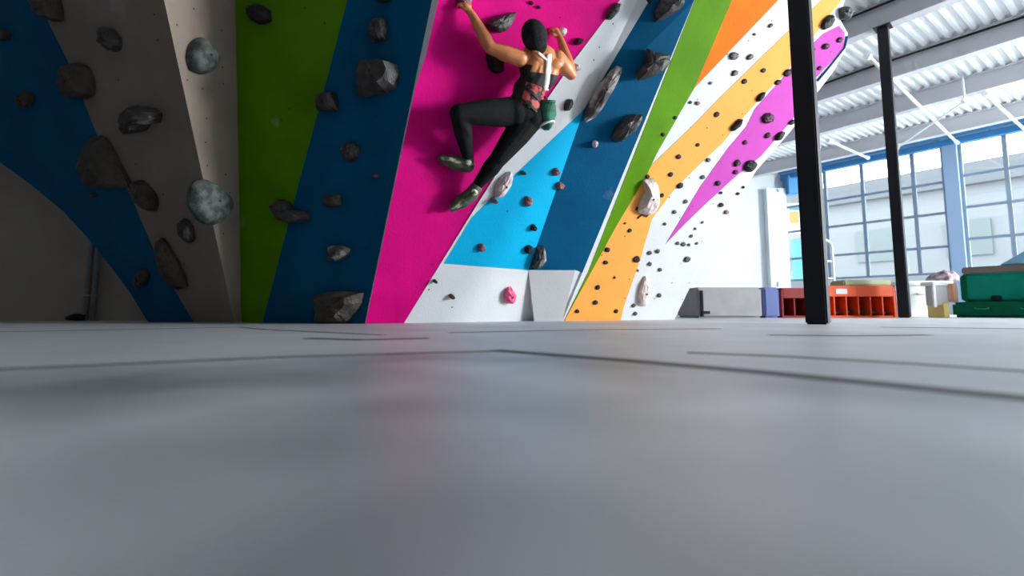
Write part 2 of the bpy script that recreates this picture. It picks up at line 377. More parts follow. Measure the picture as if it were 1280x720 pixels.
series([(917, 70, 6.5, 5.5), (937, 71.5, 5, 3.5), (918, 91.5, 5, 3.5), (963, 32, 4, 2.5), (943, 43, 2.2), (888, 104, 2.4), (863, 128, 2.6), (872, 129, 3.5, 3, 0, 'red')], 'small dark hold on the upper white stripe, %s of its row', 'holds on the upper white stripe', 'rock')
series([(954, 88, 4), (930, 102, 4.2), (895.6, 143, 4.2), (872, 181, 3.2), (848, 196, 4), (838, 218, 4), (827, 244, 3.4), (809, 221, 3.4), (797, 261, 3.6), (787, 288, 3.4), (759, 312, 4), (757, 328, 3.8), (747, 359, 3.8), (744, 378, 3.8), (721.5, 389, 3.3), (770, 389, 3.2), (768, 347, 2), (781, 279, 1.8)],
       'small black hold on the pale orange stripe, %s of its column', 'small holds on the pale orange stripe', 'black')
series([(795.5, 324, 5, 4.6), (849.5, 232, 5, 3.6), (920, 156, 11, 4, -48), (950, 121, 8.5, 3.6, -52), (972, 103, 5, 3.2), (984, 91, 7, 4.5, -50), (1034, 27, 13, 6, -55)],
       'black hold straddling the right edge of pale orange, %s', 'edge holds of the pale orange stripe', 'black', .035)
rock([(803, 226), (814, 223), (819, 236), (821, 252), (816, 264), (803, 268), (796, 262), (800, 250), (806, 240)], PG, .10, M['palehold'], 'large chalky pale hold with a narrow neck on the pale orange stripe', None)
bm = bmesh.new(); tube(bm, [hit(u, v, PG, .01) for u, v in ((797, 273), (803, 268), (808, 271), (814, 265))], .008, 6)
tag(recenter(from_bm('climbing_hold', bm, M['black'])), 'thin black squiggle shaped hold under the chalky pale hold', 'climbing hold')
series([(1015.5, 62, 3.4), (1032, 58, 6, 4.2), (1049, 50, 5, 3.4), (1024, 85, 3.4, 2.6), (1014, 101, 3, 2.2), (959, 148, 9, 7, -20), (959, 169, 5, 3.4), (931, 178, 3.6), (921, 204, 6, 4, -40), (897, 229, 4.4), (919, 215, 4, 3)],
       'plum hold on the violet pink stripe, %s', 'holds on the violet pink stripe', 'purple', .04)
series([(973, 170, 9, 4, -48), (989, 153, 5, 3), (937, 207, 10, 7.5, -30), (901, 241, 2.2), (908, 265, 3.6, 3, -40, 'red'), (901, 256, 3.6), (922, 242, 2.4), (929, 234, 2.2)],
       'black hold along the lower edge beside the violet stripe, %s', 'holds along the lower edge of the striped panel', 'black', .04)
series([(885, 200, 3.6), (878, 221.5, 3.4), (857, 252, 3.2), (843, 265, 3.2), (822, 314, 3.4), (812, 316, 3.4), (812, 330, 3.2), (825, 337, 3), (824, 369, 3.4), (792, 382, 3), (794, 392, 3), (831, 280, 2.5), (797, 338, 2)],
       'small dark hold on white between orange and violet stripes, %s', 'holds on the white strip between orange and violet', 'rock')
series([(859, 324, 4.8, 3.6), (847, 304, 2.8), (854, 305, 3.4), (861, 306, 2.4), (864, 295, 2.6), (869, 286, 2.2), (871, 304, 2.2), (878, 278, 2)],
       'small dark hold on white below the violet stripe tip, %s', 'holds on white below the violet stripe', 'rock')
rock([(798, 380), (799, 362), (806, 345), (811, 352), (811, 372), (805, 382)], PG, .05, M['palehold'], 'tall greyish pink hold low on the white panel near the floor', None)
rock([(1048, 12), (1056, 8), (1062, 14), (1058, 24), (1050, 24)], PG, .08, M['grey'], 'grey block hold on the top outer corner of the striped panel', None)

# ------------------------------------------------------------------ room shell
A_ = V((0.585, -0.811, 0)).normalized(); M_ = V((0.811, 0.585, 0)).normalized()
def st(s, t, z=0.0): return M_ * s + A_ * t + V((0, 0, z))
ZD = 4.98
M['floor'] = mat('grey vinyl matting', (.42, .44, .465), .46, 0, (.56, .58, .60), 1.6, .06, 5, spec=.4, lo=.3, hi=.7, bscale=9)
M['deck'] = mat('white metal deck', (.86, .87, .87), .5)
M['steel'] = mat('grey painted steel', (.62, .61, .64), .5)
M['wallw'] = mat('white plaster', (.66, .71, .74), .7, 0, (.70, .745, .77), 1.5)
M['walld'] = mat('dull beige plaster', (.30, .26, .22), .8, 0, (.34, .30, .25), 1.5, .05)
M['bsteel'] = mat('blue painted steel', (.03, .22, .50), .4)
M['mull'] = mat('grey blue window steel', (.22, .28, .36), .6)
M['pole'] = mat('black painted steel', (.008, .009, .013), .5, spec=.3)
def struct(name, bm, m, smooth=False):
    return tag(from_bm(name, bm, m, None, smooth), kind='structure')
bm = bmesh.new(); box(bm, (-12, -9, -.1), (24, 19, 0)); struct('floor', bm, M['floor'])
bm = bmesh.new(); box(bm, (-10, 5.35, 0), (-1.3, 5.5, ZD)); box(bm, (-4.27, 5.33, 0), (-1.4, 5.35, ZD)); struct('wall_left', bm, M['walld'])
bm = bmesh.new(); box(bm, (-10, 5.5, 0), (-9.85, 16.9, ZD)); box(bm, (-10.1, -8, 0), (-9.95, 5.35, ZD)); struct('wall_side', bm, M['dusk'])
bm = bmesh.new(); box(bm, (-10, 16.75, 0), (9.4, 16.9, ZD)); struct('wall_back', bm, M['wallw'])
bm = bmesh.new(); box(bm, (-10, -8.15, 0), (26, -8, ZD)); struct('wall_rear', bm, M['dusk'])
# corrugated ceiling deck, flutes running from the window wall inward
bm = bmesh.new(); pitch = .17; prof = [(0, 0), (.05, 0), (.075, .055), (.145, .055)]
t = -20; prev = None
while t < 22:
    for dt, dz in prof:
        a = bm.verts.new(st(-16, t + dt, ZD + dz)); b = bm.verts.new(st(17.4, t + dt, ZD + dz))
        if prev: bm.faces.new((prev[0], a, b, prev[1]))
        prev = (a, b)
    t += pitch
struct('ceiling', bm, M['deck'])
BEAMS = (9.2, 11.45, 13.6, 16.2, 6.9, 4.6, 2.3)
for i, s in enumerate(BEAMS):
    bm = bmesh.new()
    m4 = Matrix(((M_.x, A_.x, 0, 0), (M_.y, A_.y, 0, 0), (0, 0, 1, 0), (0, 0, 0, 1)))
    box(bm, (s - .012, -20, ZD - .37), (s + .012, 22, ZD - .004), 0, m4)
    box(bm, (s - .10, -20, ZD - .39), (s + .10, 22, ZD - .37), 0, m4)
    box(bm, (s - .10, -20, ZD - .024), (s + .10, 22, ZD - .004), 0, m4)
    tag(from_bm('roof_beam', bm, M['steel']), kind='structure')
# conduit along two beams
for s, r in ((11.33, .02), (9.08, .02)):
    bm = bmesh.new(); tube(bm, [st(s, -6 + k * 1.2, ZD - .06 - .02 * math.sin(k * 2.1)) for k in range(14)], r, 6)
    tag(from_bm('cable_conduit', bm, M['pole']), 'thin dark cable conduit along the %s ceiling beam' % ('middle' if s > 10 else 'nearest'), 'conduit')

# ------------------------------------------------------------------ window wall
SW = 17.3
PW = (st(SW, 0), -M_)
def wt(u, v=388): return (hit(u, v, PW) - st(SW, 0)).dot(A_)
def wz(u, v): return hit(u, v, PW).z
m4 = Matrix(((M_.x, A_.x, 0, 0), (M_.y, A_.y, 0, 0), (0, 0, 1, 0), (0, 0, 0, 1)))
T0 = -8.1; T1 = 20.0; SILL = 1.08; HEAD = 4.55
bm = bmesh.new(); box(bm, (SW, T0, 0), (SW + .2, T1, SILL), 0, m4); struct('wall_right', bm, M['wallw'])
bm = bmesh.new(); box(bm, (SW - .14, T0, HEAD), (SW + .06, T1, HEAD + .16), 0, m4)
struct('trim_1', bm, M['bsteel'])
bm = bmesh.new(); box(bm, (SW, T0, HEAD + .16), (SW + .2, T1, ZD + .06), 0, m4); struct('wall_header', bm, mat('greenish header', (.55, .62, .62), .7))
bm = bmesh.new(); tube(bm, [st(SW - .24, T0, HEAD + .22), st(SW - .24, T1, HEAD + .22)], .05)
for k in range(26): tube(bm, [st(SW - .24, T0 + k * 1.05, HEAD + .22), st(SW - .05, T0 + k * 1.05 + .02, HEAD + .15)], .02, 6)
tag(from_bm('pipe', bm, M['bsteel']), 'blue pipe running along the top of the tall windows', 'pipe')
M['glass'] = bpy.data.materials.new('window glass'); M['glass'].use_nodes = True
nt = M['glass'].node_tree; nt.nodes.clear()
go = nt.nodes.new('ShaderNodeOutputMaterial'); gm = nt.nodes.new('ShaderNodeMixShader'); gt = nt.nodes.new('ShaderNodeBsdfTransparent'); gg = nt.nodes.new('ShaderNodeBsdfGlossy')
gt.inputs[0].default_value = (.93, .96, .97, 1); gg.inputs['Roughness'].default_value = .02; gm.inputs[0].default_value = .05
nt.links.new(gt.outputs[0], gm.inputs[1]); nt.links.new(gg.outputs[0], gm.inputs[2]); nt.links.new(gm.outputs[0], go.inputs[0])
tb = wt(1205)              # wide post
bays = [(T0, tb - .16), (tb + .16, tb + 5.6), (tb + 5.9, tb + 11.4), (tb + 11.7, tb + 17.2), (tb + 17.5, T1)]
vert = {0: [wt(1040), wt(1088), wt(1154)], 1: [wt(1275), wt(1275) + 1.35, wt(1275) + 2.7]}
zh = {0: [wz(1083, 243), wz(1083, 278), wz(1083, 316)], 1: [wz(1206, 219), wz(1206, 259), wz(1206, 299)]}
for i, (ta, tc) in enumerate(bays):
    bm = bmesh.new()
    vs = vert.get(i, [ta + (tc - ta) * k / 4 for k in (1, 2, 3)])
    for q in vs: box(bm, (SW + .02, q - .045, SILL), (SW + .1, q + .045, HEAD), 0, m4)
    for z in zh[min(i, 1)]: box(bm, (SW + .03, ta, z - .035), (SW + .09, tc, z + .035), 0, m4)
    for q in (ta + .03, tc - .03): box(bm, (SW + .01, q - .03, SILL), (SW + .12, q + .03, HEAD), 0, m4)
    box(bm, (SW + .01, ta, SILL), (SW + .12, tc, SILL + .06), 0, m4)
    w = struct('window_%d' % (i + 1), bm, M['mull'])
    bm = bmesh.new(); box(bm, (SW + .055, ta, SILL), (SW + .061, tc, HEAD), 0, m4)
    from_bm('pane', bm, M['glass'], w)
M['post'] = mat('pale blue steel post', (.30, .42, .60), .6)
for k in range(4):
    q = tb + 5.75 * k
    bm = bmesh.new(); box(bm, (SW - .12, q - .15, 0), (SW + .12, q + .15, HEAD), 0, m4)
    struct('trim_%d' % (k + 2), bm, M['post'])

# white roof bracing rods under the deck, visible between the beams
M['wsteel'] = mat('white painted steel', (.82, .84, .85), .4)
def onz(u, v, z):
    d = ray(u, v); return O + d * ((z - HC) / d.z)
for (u0, v0, u1, v1, lb) in ((1085, 70, 1196, 178, 'long white diagonal roof brace rod crossing two beams behind the far post'), (1232, 118, 1292, 172, 'white diagonal roof brace rod near the right edge of the ceiling'), (1036, 176, 1084, 197, 'short white roof brace rod beside the near black post'), (1120, 186, 1206, 126, 'thin white brace rod crossing the long diagonal rod under the roof')):
    bm = bmesh.new(); hz = ZD - (.58 if 'thin' in lb else .46); p, q = onz(u0, v0, hz), onz(u1, v1, hz)
    tube(bm, [p, q], .035 if 'thin' not in lb else .018, 8)
    d = (q - p).normalized()
    for e in (p, q): tube(bm, [e - d * .06, e + d * .06], .055, 8); tube(bm, [e, V((e.x, e.y, ZD + .03 if 'thin' in lb else ZD - .39))], .02, 6)
    tag(from_bm('brace_rod', bm, M['wsteel']), lb, 'brace rod')

# ------------------------------------------------------------------ posts
def post(u, Y, w, rot, top, label):
    p = gnd(u, Y); r = empty('post', p, label, 'post')
    m = Matrix.Translation(p) @ Matrix.Rotation(math.radians(rot), 4, 'Z')
    bm = bmesh.new(); box(bm, (-w / 2, -w / 2, .0), (w / 2, w / 2, top), 0, m, .012); from_bm('shaft', bm, M['pole'], r)
    bm = bmesh.new(); box(bm, (-w * .8, -w * .8, top), (w * .8, w * .8, top + .012), 0, m); from_bm('cap_plate', bm, M['pole'], r)
    return r
post(1023, 4.0, .155, -41, ZD - .03, 'near square black steel post in front of the striped climbing panel')
post(1131, 7.5, .14, -48, ZD - .40, 'far slim black steel post beside the orange rack')

# ------------------------------------------------------------------ seams in the matting
M['seam'] = mat('dark seam strip', (.035, .037, .04), .6)
def gp(u, v):
    d = ray(u, v); q = O + d * (-O.z / d.z); q.z = 0; return q
for i, (px, w) in enumerate((([(-60, 466), (0, 462), (370, 446), (618, 439)], .022), ([(618, 438), (800, 452), (960, 466), (1110, 481), (1330, 503)], .055), ([(860, 441), (985, 446), (1140, 455), (1330, 468)], .022), ([(383, 423), (450, 425), (535, 423)], .05), ([(0, 415), (150, 412), (300, 409), (330, 412), (480, 419)], .03), ([(960, 419), (1060, 420), (1160, 419)], .06), ([(1100, 409), (1280, 411)], .06), ([(560, 416), (760, 412), (900, 411)], .04))):
    P = [gp(u, v) for u, v in px]; bm = bmesh.new(); L = []
    for k, p in enumerate(P):
        t = (P[min(k + 1, len(P) - 1)] - P[max(k - 1, 0)]).normalized(); nn = V((-t.y, t.x, 0)) * w / 2
        L.append([bm.verts.new(p + nn * s + V((0, 0, z))) for s, z in ((-1, .0003), (-.8, .0015), (.8, .0015), (1, .0003))])
    for a, b in zip(L, L[1:]):
        for k in range(3): bm.faces.new((a[k], a[k + 1], b[k + 1], b[k]))
    tag(from_bm('trim_%d' % (i + 6), bm, M['seam']), kind='structure')

M['fmat'] = mat('dimmed grey vinyl mat', (.225, .247, .265), .42, 0, (.53, .55, .575), 1.9, .06, 2, spec=.5, lo=.34, hi=.60, bscale=9)  # darker, blotchy tone: the dimming of the near floor put into the colour
fp = [gp(u, v) for u, v in ((-60, 466), (0, 462), (370, 446), (618, 438.5), (800, 452), (960, 466), (1110, 481), (1330, 503))]
fp += [V((2.6, -1.6, 0)), V((-2.2, -1.6, 0))]
bm = bmesh.new(); f = bm.faces.new([bm.verts.new(q + V((0, 0, .0001))) for q in fp]); f.normal_update()
if f.normal.z < 0: f.normal_flip()
struct('floor', bm, M['fmat'])
# pipe on the dark wall
r = empty('drain_pipe', V((-4.48, 5.27, 0)), 'pair of slim grey pipes standing against the dark wall under the blue overhang', 'pipe')
M['pvc'] = mat('grey blue plastic pipe', (.20, .235, .26), .4)
for dx, rr in ((-.035, .028), (.04, .022)):
    bm = bmesh.new(); tube(bm, [(-4.48 + dx, 5.28, 0), (-4.48 + dx, 5.28, 3.2)], rr, 10)
    for z in (.25, .85, 1.5): tube(bm, [(-4.48 + dx, 5.28, z), (-4.48 + dx, 5.28, z + .03)], rr + .008, 10)
    from_bm('pipe', bm, M['pvc'], r)
bm = bmesh.new(); tube(bm, [(-4.50, 5.27, .035), (-4.6, 5.25, .04), (-4.68, 5.24, .03)], [.035, .04, .02], 8); from_bm('elbow', bm, M['pole'], r)

# ------------------------------------------------------------------ furniture by the windows
def slab(name, u0, u1, Y, vtop, m, d, vbot=None, bev=.03, parent=None):
    p, q = gnd(u0, Y), gnd(u1, Y); z1 = atY((u0 + u1) / 2, vtop, Y).z; z0 = 0 if vbot is None else atY((u0 + u1) / 2, vbot, Y).z
    bm = bmesh.new(); frame_box(bm, p, V((1, 0, 0)), q.x - p.x, z0, z1, d, 0, bev)
    return from_bm(name, bm, m, parent)
M['gmat'] = mat('grey mat vinyl', (.40, .385, .39), .55, 0, (.45, .43, .43), 4)
M['bmat'] = mat('blue mat vinyl', (.14, .19, .45), .5)
M['orangew'] = mat('orange red lacquer', (.85, .09, .012), .4)
M['redd'] = mat('dark red lacquer', (.28, .02, .02), .4)
M['greenm'] = mat('green mat vinyl', (.002, .26, .165), .7, 0, (.003, .30, .20), 5, spec=.15)
M['greend'] = mat('deep green mat vinyl', (.002, .115, .05), .7, 0, (.003, .15, .07), 5, spec=.15)
M['taupe'] = mat('taupe mat vinyl', (.24, .195, .17), .8, spec=.2)
M['cream'] = mat('white painted board', (.80, .80, .79), .5)
M['lime'] = mat('pale olive vinyl', (.48, .52, .28), .6)
g = gnd(914, 7.3)
r = empty('crash_mat', g, 'low grey crash mat block against the white wall behind the striped panel', 'mat')
slab('block', 872, 954, 7.3, 359, M['gmat'], .9, parent=r)
p = gnd(876, 7.3); bm = bmesh.new(); box(bm, (p.x, 7.27, .02), (p.x + .035, 7.31, .40)); box(bm, (p.x, 7.25, .06), (p.x + .12, 7.3, .10)); from_bm('strap', bm, M['pole'], r)
o = slab('crash_mat', 956, 976, 7.35, 359, M['bmat'], .85); recenter(o); tag(o, 'blue crash mat standing between the grey mat and dark red cubby', 'mat')
def rack(u0, u1, Y, vtop, m, inner, label, ndiv, plate=False, bvend=None):
    p, q = gnd(u0, Y), gnd(u1, Y); w = q.x - p.x; z1 = atY((u0 + u1) / 2, vtop, Y).z; d = .42
    r = empty('cubby_rack', (p + q) / 2, label, 'shelf')
    X = V((1, 0, 0))
    def b(nm, x0, x1, z0, z1_, d0, d1, mm):
        bm = bmesh.new(); box(bm, (p.x + x0, Y + d0, z0), (p.x + x1, Y + d1, z1_), 0, None, .004); return from_bm(nm, bm, mm, r)
    b('side_panel', 0, .03, 0, z1, 0, d, m); b('side_panel', w - .03, w, 0, z1, 0, d, m)
    b('top', 0, w, z1 - .03, z1, 0, d, m); b('back_panel', .03, w - .03, .02, z1 - .03, d - .02, d, inner); b('base', .03, w - .03, 0, .03, .01, d, m)
    b('front_rail', .03, w - .03, z1 * .66, z1 - .03, .0, .025, m)
    for k in range(ndiv):
        x = w * (k + 1) / (ndiv + 1); b('divider', x - .012, x + .012, .03, z1 * .66, .02, d - .02, m)
    if plate:
        b('label_plate', w * .18, w * .34, z1 * .74, z1 * .9, -.006, 0, M['cream'])
    return r, p, w, z1
rack(978, 1012, 7.5, 360, M['redd'], M['redd'], 'dark red cubby rack between blue mat and near black post', 1)
rk, p, w, z1 = rack(1030, 1121, 7.7, 357, M['orangew'], M['redd'], 'orange-red cubby rack with white label plate between the two black posts', 5, True)
# shoes and bags stuffed into the orange rack: small dark bundles
M['dark'] = mat('dark fabric', (.05, .03, .03), .8, 0, (.14, .05, .04), 30)
def blob(bm, c, rx, ry, rz, seg=10, mi=0):
    res = bmesh.ops.create_uvsphere(bm, u_segments=seg, v_segments=max(6, seg // 2 + 2), radius=1)
    for v in res['verts']: v.co = V((v.co.x * rx, v.co.y * ry, v.co.z * rz)) + c
    return res['verts']
WH = ('first', 'second', 'third', 'fourth', 'fifth', 'sixth')
for k in range(6):
    x = p.x + w * (k + .5) / 6; bm = bmesh.new()
    for j in range(2):
        c = V((x + (j - .5) * .06, 7.86, .075)); vs = blob(bm, c, .026, .11, .042)
        for v in vs:
            v.co.z = max(v.co.z, .034)
            if v.co.y > 7.86: v.co.z = .034 + (v.co.z - .034) * 1.5
    o = recenter(from_bm('shoe_pair', bm, M['dark'], None, True)); tag(o, 'dark pair of shoes in the %s compartment of the orange rack from its left' % WH[k], 'shoes', 'shoes in the orange rack')
for a, b_, vt, mm, lb, dd in ((1058, 1118, 350, 'lime', 'flat pale olive mat lying on top of the orange rack', .36),):
    x0, x1 = gnd(a, 7.73).x, gnd(b_, 7.73).x; bm = bmesh.new(); box(bm, (x0, 7.73, z1), (x1, 7.73 + dd, atY(1090, vt, 7.73).z), 0, None, .02)
    tag(recenter(from_bm('mat', bm, M[mm])), lb, 'mat')
# white board beside rack
o = slab('board', 1122, 1127, 7.75, 357, M['cream'], .40, bev=.004); recenter(o); tag(o, 'narrow white upright board against the right end of the orange rack', 'board')
# white bench
r = empty('storage_box', gnd(1156, 8.6), 'white storage box with lid between far black post and green mats', 'box')
slab('body', 1139, 1178, 8.6, 357, M['cream'], .6, parent=r, bev=.01); slab('lid', 1137, 1196, 8.58, 351, M['cream'], .64, 357, .01, parent=r)
p0 = gnd(1148, 8.6); bm = bmesh.new(); box(bm, (p0.x, 8.575, .38), (p0.x + .16, 8.602, .41), 0, None, .006); from_bm('handle', bm, M['steel'], r)
# clothes pile on the box
bm = bmesh.new(); c = atY(1172, 351, 8.86); random.seed(3)
res = bmesh.ops.create_icosphere(bm, subdivisions=3, radius=1)
for v in bm.verts:
    k = 1 + .18 * math.sin(v.co.x * 9 + v.co.y * 5) * math.cos(v.co.y * 8)
    z = max(v.co.z, -.05); v.co = V((v.co.x * .27 * k, v.co.y * .2 * k, (z + .05) * .17 * k * (1 + .5 * v.co.x)))
    v.co += V((c.x + .06, 8.86, atY(1156, 351, 8.58).z))
M['cloth'] = mat('plum grey cloth', (.10, .06, .08), .9, 0, (.5, .38, .4), 9, .3)
tag(recenter(from_bm('cloth_pile', bm, M['cloth'], None, True)), 'crumpled plum grey cloth pile on top of the white storage box', 'cloth')
# open box, peach panel, yellow block
r = empty('crate', gnd(1181, 7.6), 'small grey crate with white rim beside the green mats', 'crate')
slab('yellow_base', 1180, 1188, 7.6, 378, mat('yellow foam', (.8, .6, .2), .6), .3, bev=.01, parent=r)
slab('body', 1172, 1188, 7.61, 357, M['gmat'], .2, 382, .01, parent=r); slab('rim', 1169, 1189, 7.6, 352, M['cream'], .24, 357, .01, parent=r)
slab('rim', 1169, 1173, 7.58, 357, M['cream'], .03, 384, .005, parent=r)
o = slab('foam_block', 1192.5, 1201, 7.98, 354, mat('peach foam', (.85, .45, .28), .7), .10, 377.5, .015)
tag(recenter(o), 'peach foam block standing on the lower green mat', 'block')
# green mats
r = empty('crash_mat', gnd(1245, 7.9), 'thick deep green crash mat at floor level, bottom of the stack by windows', 'mat')
def mat_on(name, o_, a0, a1, m0, m1, z0, z1, m, parent=None, bev=.03):
    bm = bmesh.new(); frame_box(bm, o_ + A_ * a0 + M_ * m0, A_, a1 - a0, z0, z1, m1 - m0, 0, bev); return from_bm(name, bm, m, parent)
zb = atY(1191, 377.6, 7.9).z; Q1 = gnd(1191, 7.9); Q2 = gnd(1203, 8.0)
mat_on('cushion', Q1, 0, 1.7, 0, .6, 0, zb, M['greend'], r, .04)

for a in (.35, .85, 1.35):
    bm = bmesh.new(); tube(bm, [Q1 + A_ * (a + da) + M_ * dm + V((0, 0, dz)) for da, dm, dz in ((-.08, .01, .15), (-.06, -.04, .13), (.06, -.04, .13), (.08, .01, .15))], .012, 6); from_bm('handle', bm, M['greenm'], r)

r = empty('crash_mat', Q2 + V((0, 0, zb)), 'teal green crash mat with black handle stacked on the deep green mat', 'mat')
zt = atY(1203, 343, 8.0).z
mat_on('cushion', Q2, 0, 1.6, 0, .5, zb, zt, M['greenm'], r, .04)
mat_on('handle', Q2, .36, .48, -.04, .01, zb + .02, zb + .10, M['pole'], r, .012)
mat_on('strap', Q2, .03, .09, -.012, .02, zb + .02, zt - .02, M['greend'], r, .004)
z2 = atY(1206, 334.5, 8.0).z
o = mat_on('mat', Q2, .03, 1.6, .02, .49, zt, z2, M['taupe'], None, .02); tag(recenter(o), 'thin taupe mat lying on the teal green crash mat', 'mat')
bm = bmesh.new(); zz = z2 + .26
vs = [bm.verts.new(Q2 + A_ * a + M_ * m_ + V((0, 0, z))) for a, m_, z in ((.46, .06, z2), (1.4, .06, z2), (1.4, .06, zz), (.80, .06, zz - .03), (.46, .45, z2), (1.4, .45, z2), (1.4, .45, zz), (.80, .45, zz - .03))]
for q in ((0, 1, 2, 3), (7, 6, 5, 4), (0, 4, 5, 1), (1, 5, 6, 2), (2, 6, 7, 3), (3, 7, 4, 0)): bm.faces.new([vs[k] for k in q])
bmesh.ops.bevel(bm, geom=bm.edges[:], offset=.02, segments=2, affect='EDGES')
tag(recenter(from_bm('foam_wedge', bm, mat('light blue foam', (.22, .50, .66), .6))), 'light blue foam wedge on top of the taupe mat', 'wedge')
# back corner: blue door-like panel, sign, arched frame
Yb = 16.70
def atb(u, v, Y=Yb): return atY(u, v, Y)
r = empty('sign', atb(993, 268), 'small white wall sign with blue band and ochre square in the back corner', 'sign')
def pl_box(nm, u0, v0, u1, v1, Y, d, m, parent=None, bev=.0):
    a, b = atY(u0, v1, Y), atY(u1, v0, Y); bm = bmesh.new(); box(bm, (a.x, Y, a.z), (b.x, Y + d, b.z), 0, None, bev); return from_bm(nm, bm, m, parent)
pl_box('board', 985, 254, 1001, 292, Yb, .04, M['cream'], r); pl_box('band', 987, 257, 1000, 262.5, Yb - .012, .011, M['bsteel'], r)
pl_box('square', 988, 264.5, 998, 279, Yb - .012, .011, mat('ochre print', (.60, .36, .06), .6), r)
o = pl_box('banner', 993, 300, 1002, 366, Yb, .045, mat('sky blue banner', (.10, .42, .62), .5)); tag(recenter(o), 'tall narrow sky blue banner on the back wall beside the near post', 'banner')
o = pl_box('bracket', 986, 219, 1001, 242, Yb - .35, .35, M['bsteel'], None, .02); tag(recenter(o), 'blue steel bracket high in the back corner under the roof', 'bracket')
r = empty('wall_duct', gnd(972, 16.5), 'tall white boxed duct on the back wall left of the near post', 'duct')
pl_box('cover', 966, 235, 982, 392, 16.5, .25, M['wallw'], r); pl_box('clip', 973, 236, 976, 240, 16.45, .05, M['steel'], r); pl_box('clip', 973, 352, 976, 358, 16.45, .05, M['steel'], r)
c = gnd(1036, 13.0); r = empty('arched_frame', c, 'grey metal arched frame standing between near post and windows', 'frame')
zt2 = atY(1036, 300, 13).z; bm = bmesh.new(); rr = .19
tube(bm, [V((c.x - rr, 13, 0)), V((c.x - rr, 13, zt2 - rr))] + [V((c.x - rr * math.cos(k * math.pi / 10), 13, zt2 - rr + rr * math.sin(k * math.pi / 10))) for k in range(1, 10)] + [V((c.x + rr, 13, zt2 - rr)), V((c.x + rr, 13, 0))], .035, 8)
from_bm('arch', bm, M['steel'], r)
for z in (.5, .95, 1.4):
    bm = bmesh.new(); tube(bm, [V((c.x - rr, 13, z)), V((c.x + rr, 13, z))], .022, 6); from_bm('rung', bm, M['steel'], r)
# pale building outside the windows
r = empty('building', st(30, 2), 'pale building with grey roof band seen outside through the windows', 'building')
m_b = mat('pale render', (.185, .19, .195), .8); m_g = mat('grey fascia', (.10, .104, .112), .8); m_w = mat('dim shop glass', (.13, .15, .15), .6)
bm = bmesh.new(); box(bm, (30, -16, 0), (36, 8, 5.8), 0, m4); from_bm('facade', bm, m_b, r)
bm = bmesh.new(); box(bm, (29.6, -16, 5.8), (36, 8, 6.8), 0, m4); from_bm('roof_band', bm, m_g, r)
for k in range(6):
    bm = bmesh.new(); box(bm, (29.9, -14 + 3.6 * k, 2.6), (30.0, -12.4 + 3.6 * k, 4.2), 0, m4); from_bm('window', bm, m_w, r)
bm = bmesh.new(); box(bm, (17.6, -30, -.12), (70, 30, -.02), 0, m4); struct('ground_outside', bm, mat('pale paving', (.5, .5, .5), .8))

# ------------------------------------------------------------------ the climber
def J(u, v, off): return hit(u, v, PP, off)
NP = PP[1]
def rcone(bm, a, b, ra, rb, n=16, hs=5):
    ax = b - a; L = ax.length; ax.normalize(); x = ax.orthogonal().normalized(); y = ax.cross(x); rings = []
    for i in range(hs + 1):
        t = -math.pi / 2 + math.pi / 2 * i / hs; rings.append((a + ax * (ra * math.sin(t)), ra * math.cos(t)))
    for i in range(hs + 1):
        t = math.pi / 2 * i / hs; rings.append((b + ax * (rb * math.sin(t)), rb * math.cos(t)))
    R = []
    for c, r in rings:
        r = max(r, 1e-4); R.append([bm.verts.new(c + (x * math.cos(2 * math.pi * k / n) + y * math.sin(2 * math.pi * k / n)) * r) for k in range(n)])
    for A, B in zip(R, R[1:]):
        for k in range(n): bm.faces.new((A[k], A[(k + 1) % n], B[(k + 1) % n], B[k]))
    bm.faces.new(R[0][::-1]); bm.faces.new(R[-1])
def ellip(bm, c, ax, ay, az):
    res = bmesh.ops.create_uvsphere(bm, u_segments=20, v_segments=12, radius=1)
    for v in res['verts']: v.co = c + ax * v.co.x + ay * v.co.y + az * v.co.z
    if ax.cross(ay).dot(az) < 0: bmesh.ops.reverse_faces(bm, faces=list({f for v in res['verts'] for f in v.link_faces}))
def remesh(name, bm, voxel, m, parent, sm=6, fac=.5):
    me = bpy.data.meshes.new('tmp'); bm.to_mesh(me); bm.free()
    o = bpy.data.objects.new('tmp', me); COL.objects.link(o)
    md = o.modifiers.new('r', 'REMESH'); md.mode = 'VOXEL'; md.voxel_size = voxel; md.use_smooth_shade = True
    s = o.modifiers.new('s', 'SMOOTH'); s.iterations = sm; s.factor = fac
    dg = bpy.context.evaluated_depsgraph_get(); out = bpy.data.meshes.new_from_object(o.evaluated_get(dg))
    bpy.data.objects.remove(o); bpy.data.meshes.remove(me)
    out.name = name; out.materials.clear(); out.materials.append(m)
    for p_ in out.polygons: p_.use_smooth = True
    return link(name, out, parent) if name else out
M['skin'] = mat('tanned skin', (.62, .21, .075), .42, 0, (.72, .28, .11), 14, .12, spec=.5)
M['hair'] = mat('black knit', (.008, .008, .009), .85, 0, (.022, .022, .024), 60, .4, spec=.2)
M['legging'] = mat('black green leggings', (.004, .006, .006), .85, 0, (.008, .011, .0105), 12, .2, spec=.2)
M['topblk'] = mat('black sports fabric', (.008, .008, .008), .7)
M['redtop'] = mat('red and black patterned fabric', (.012, .010, .010), .7, 0, (.52, .075, .06), 16, .2, detail=3, lo=.44, hi=.50)
M['strap'] = mat('white strap fabric', (.85, .80, .78), .7)
M['shoe'] = mat('olive green rubber shoe', (.03, .045, .025), .55, 0, (.10, .13, .07), 18, .3)
M['sole'] = mat('pale shoe rubber', (.025, .04, .02), .6, 0, (.42, .42, .28), 22, lo=.5, hi=.64)
M['cuff'] = mat('pale heel fabric', (.5, .5, .36), .7, 0, (.75, .72, .6), 25)
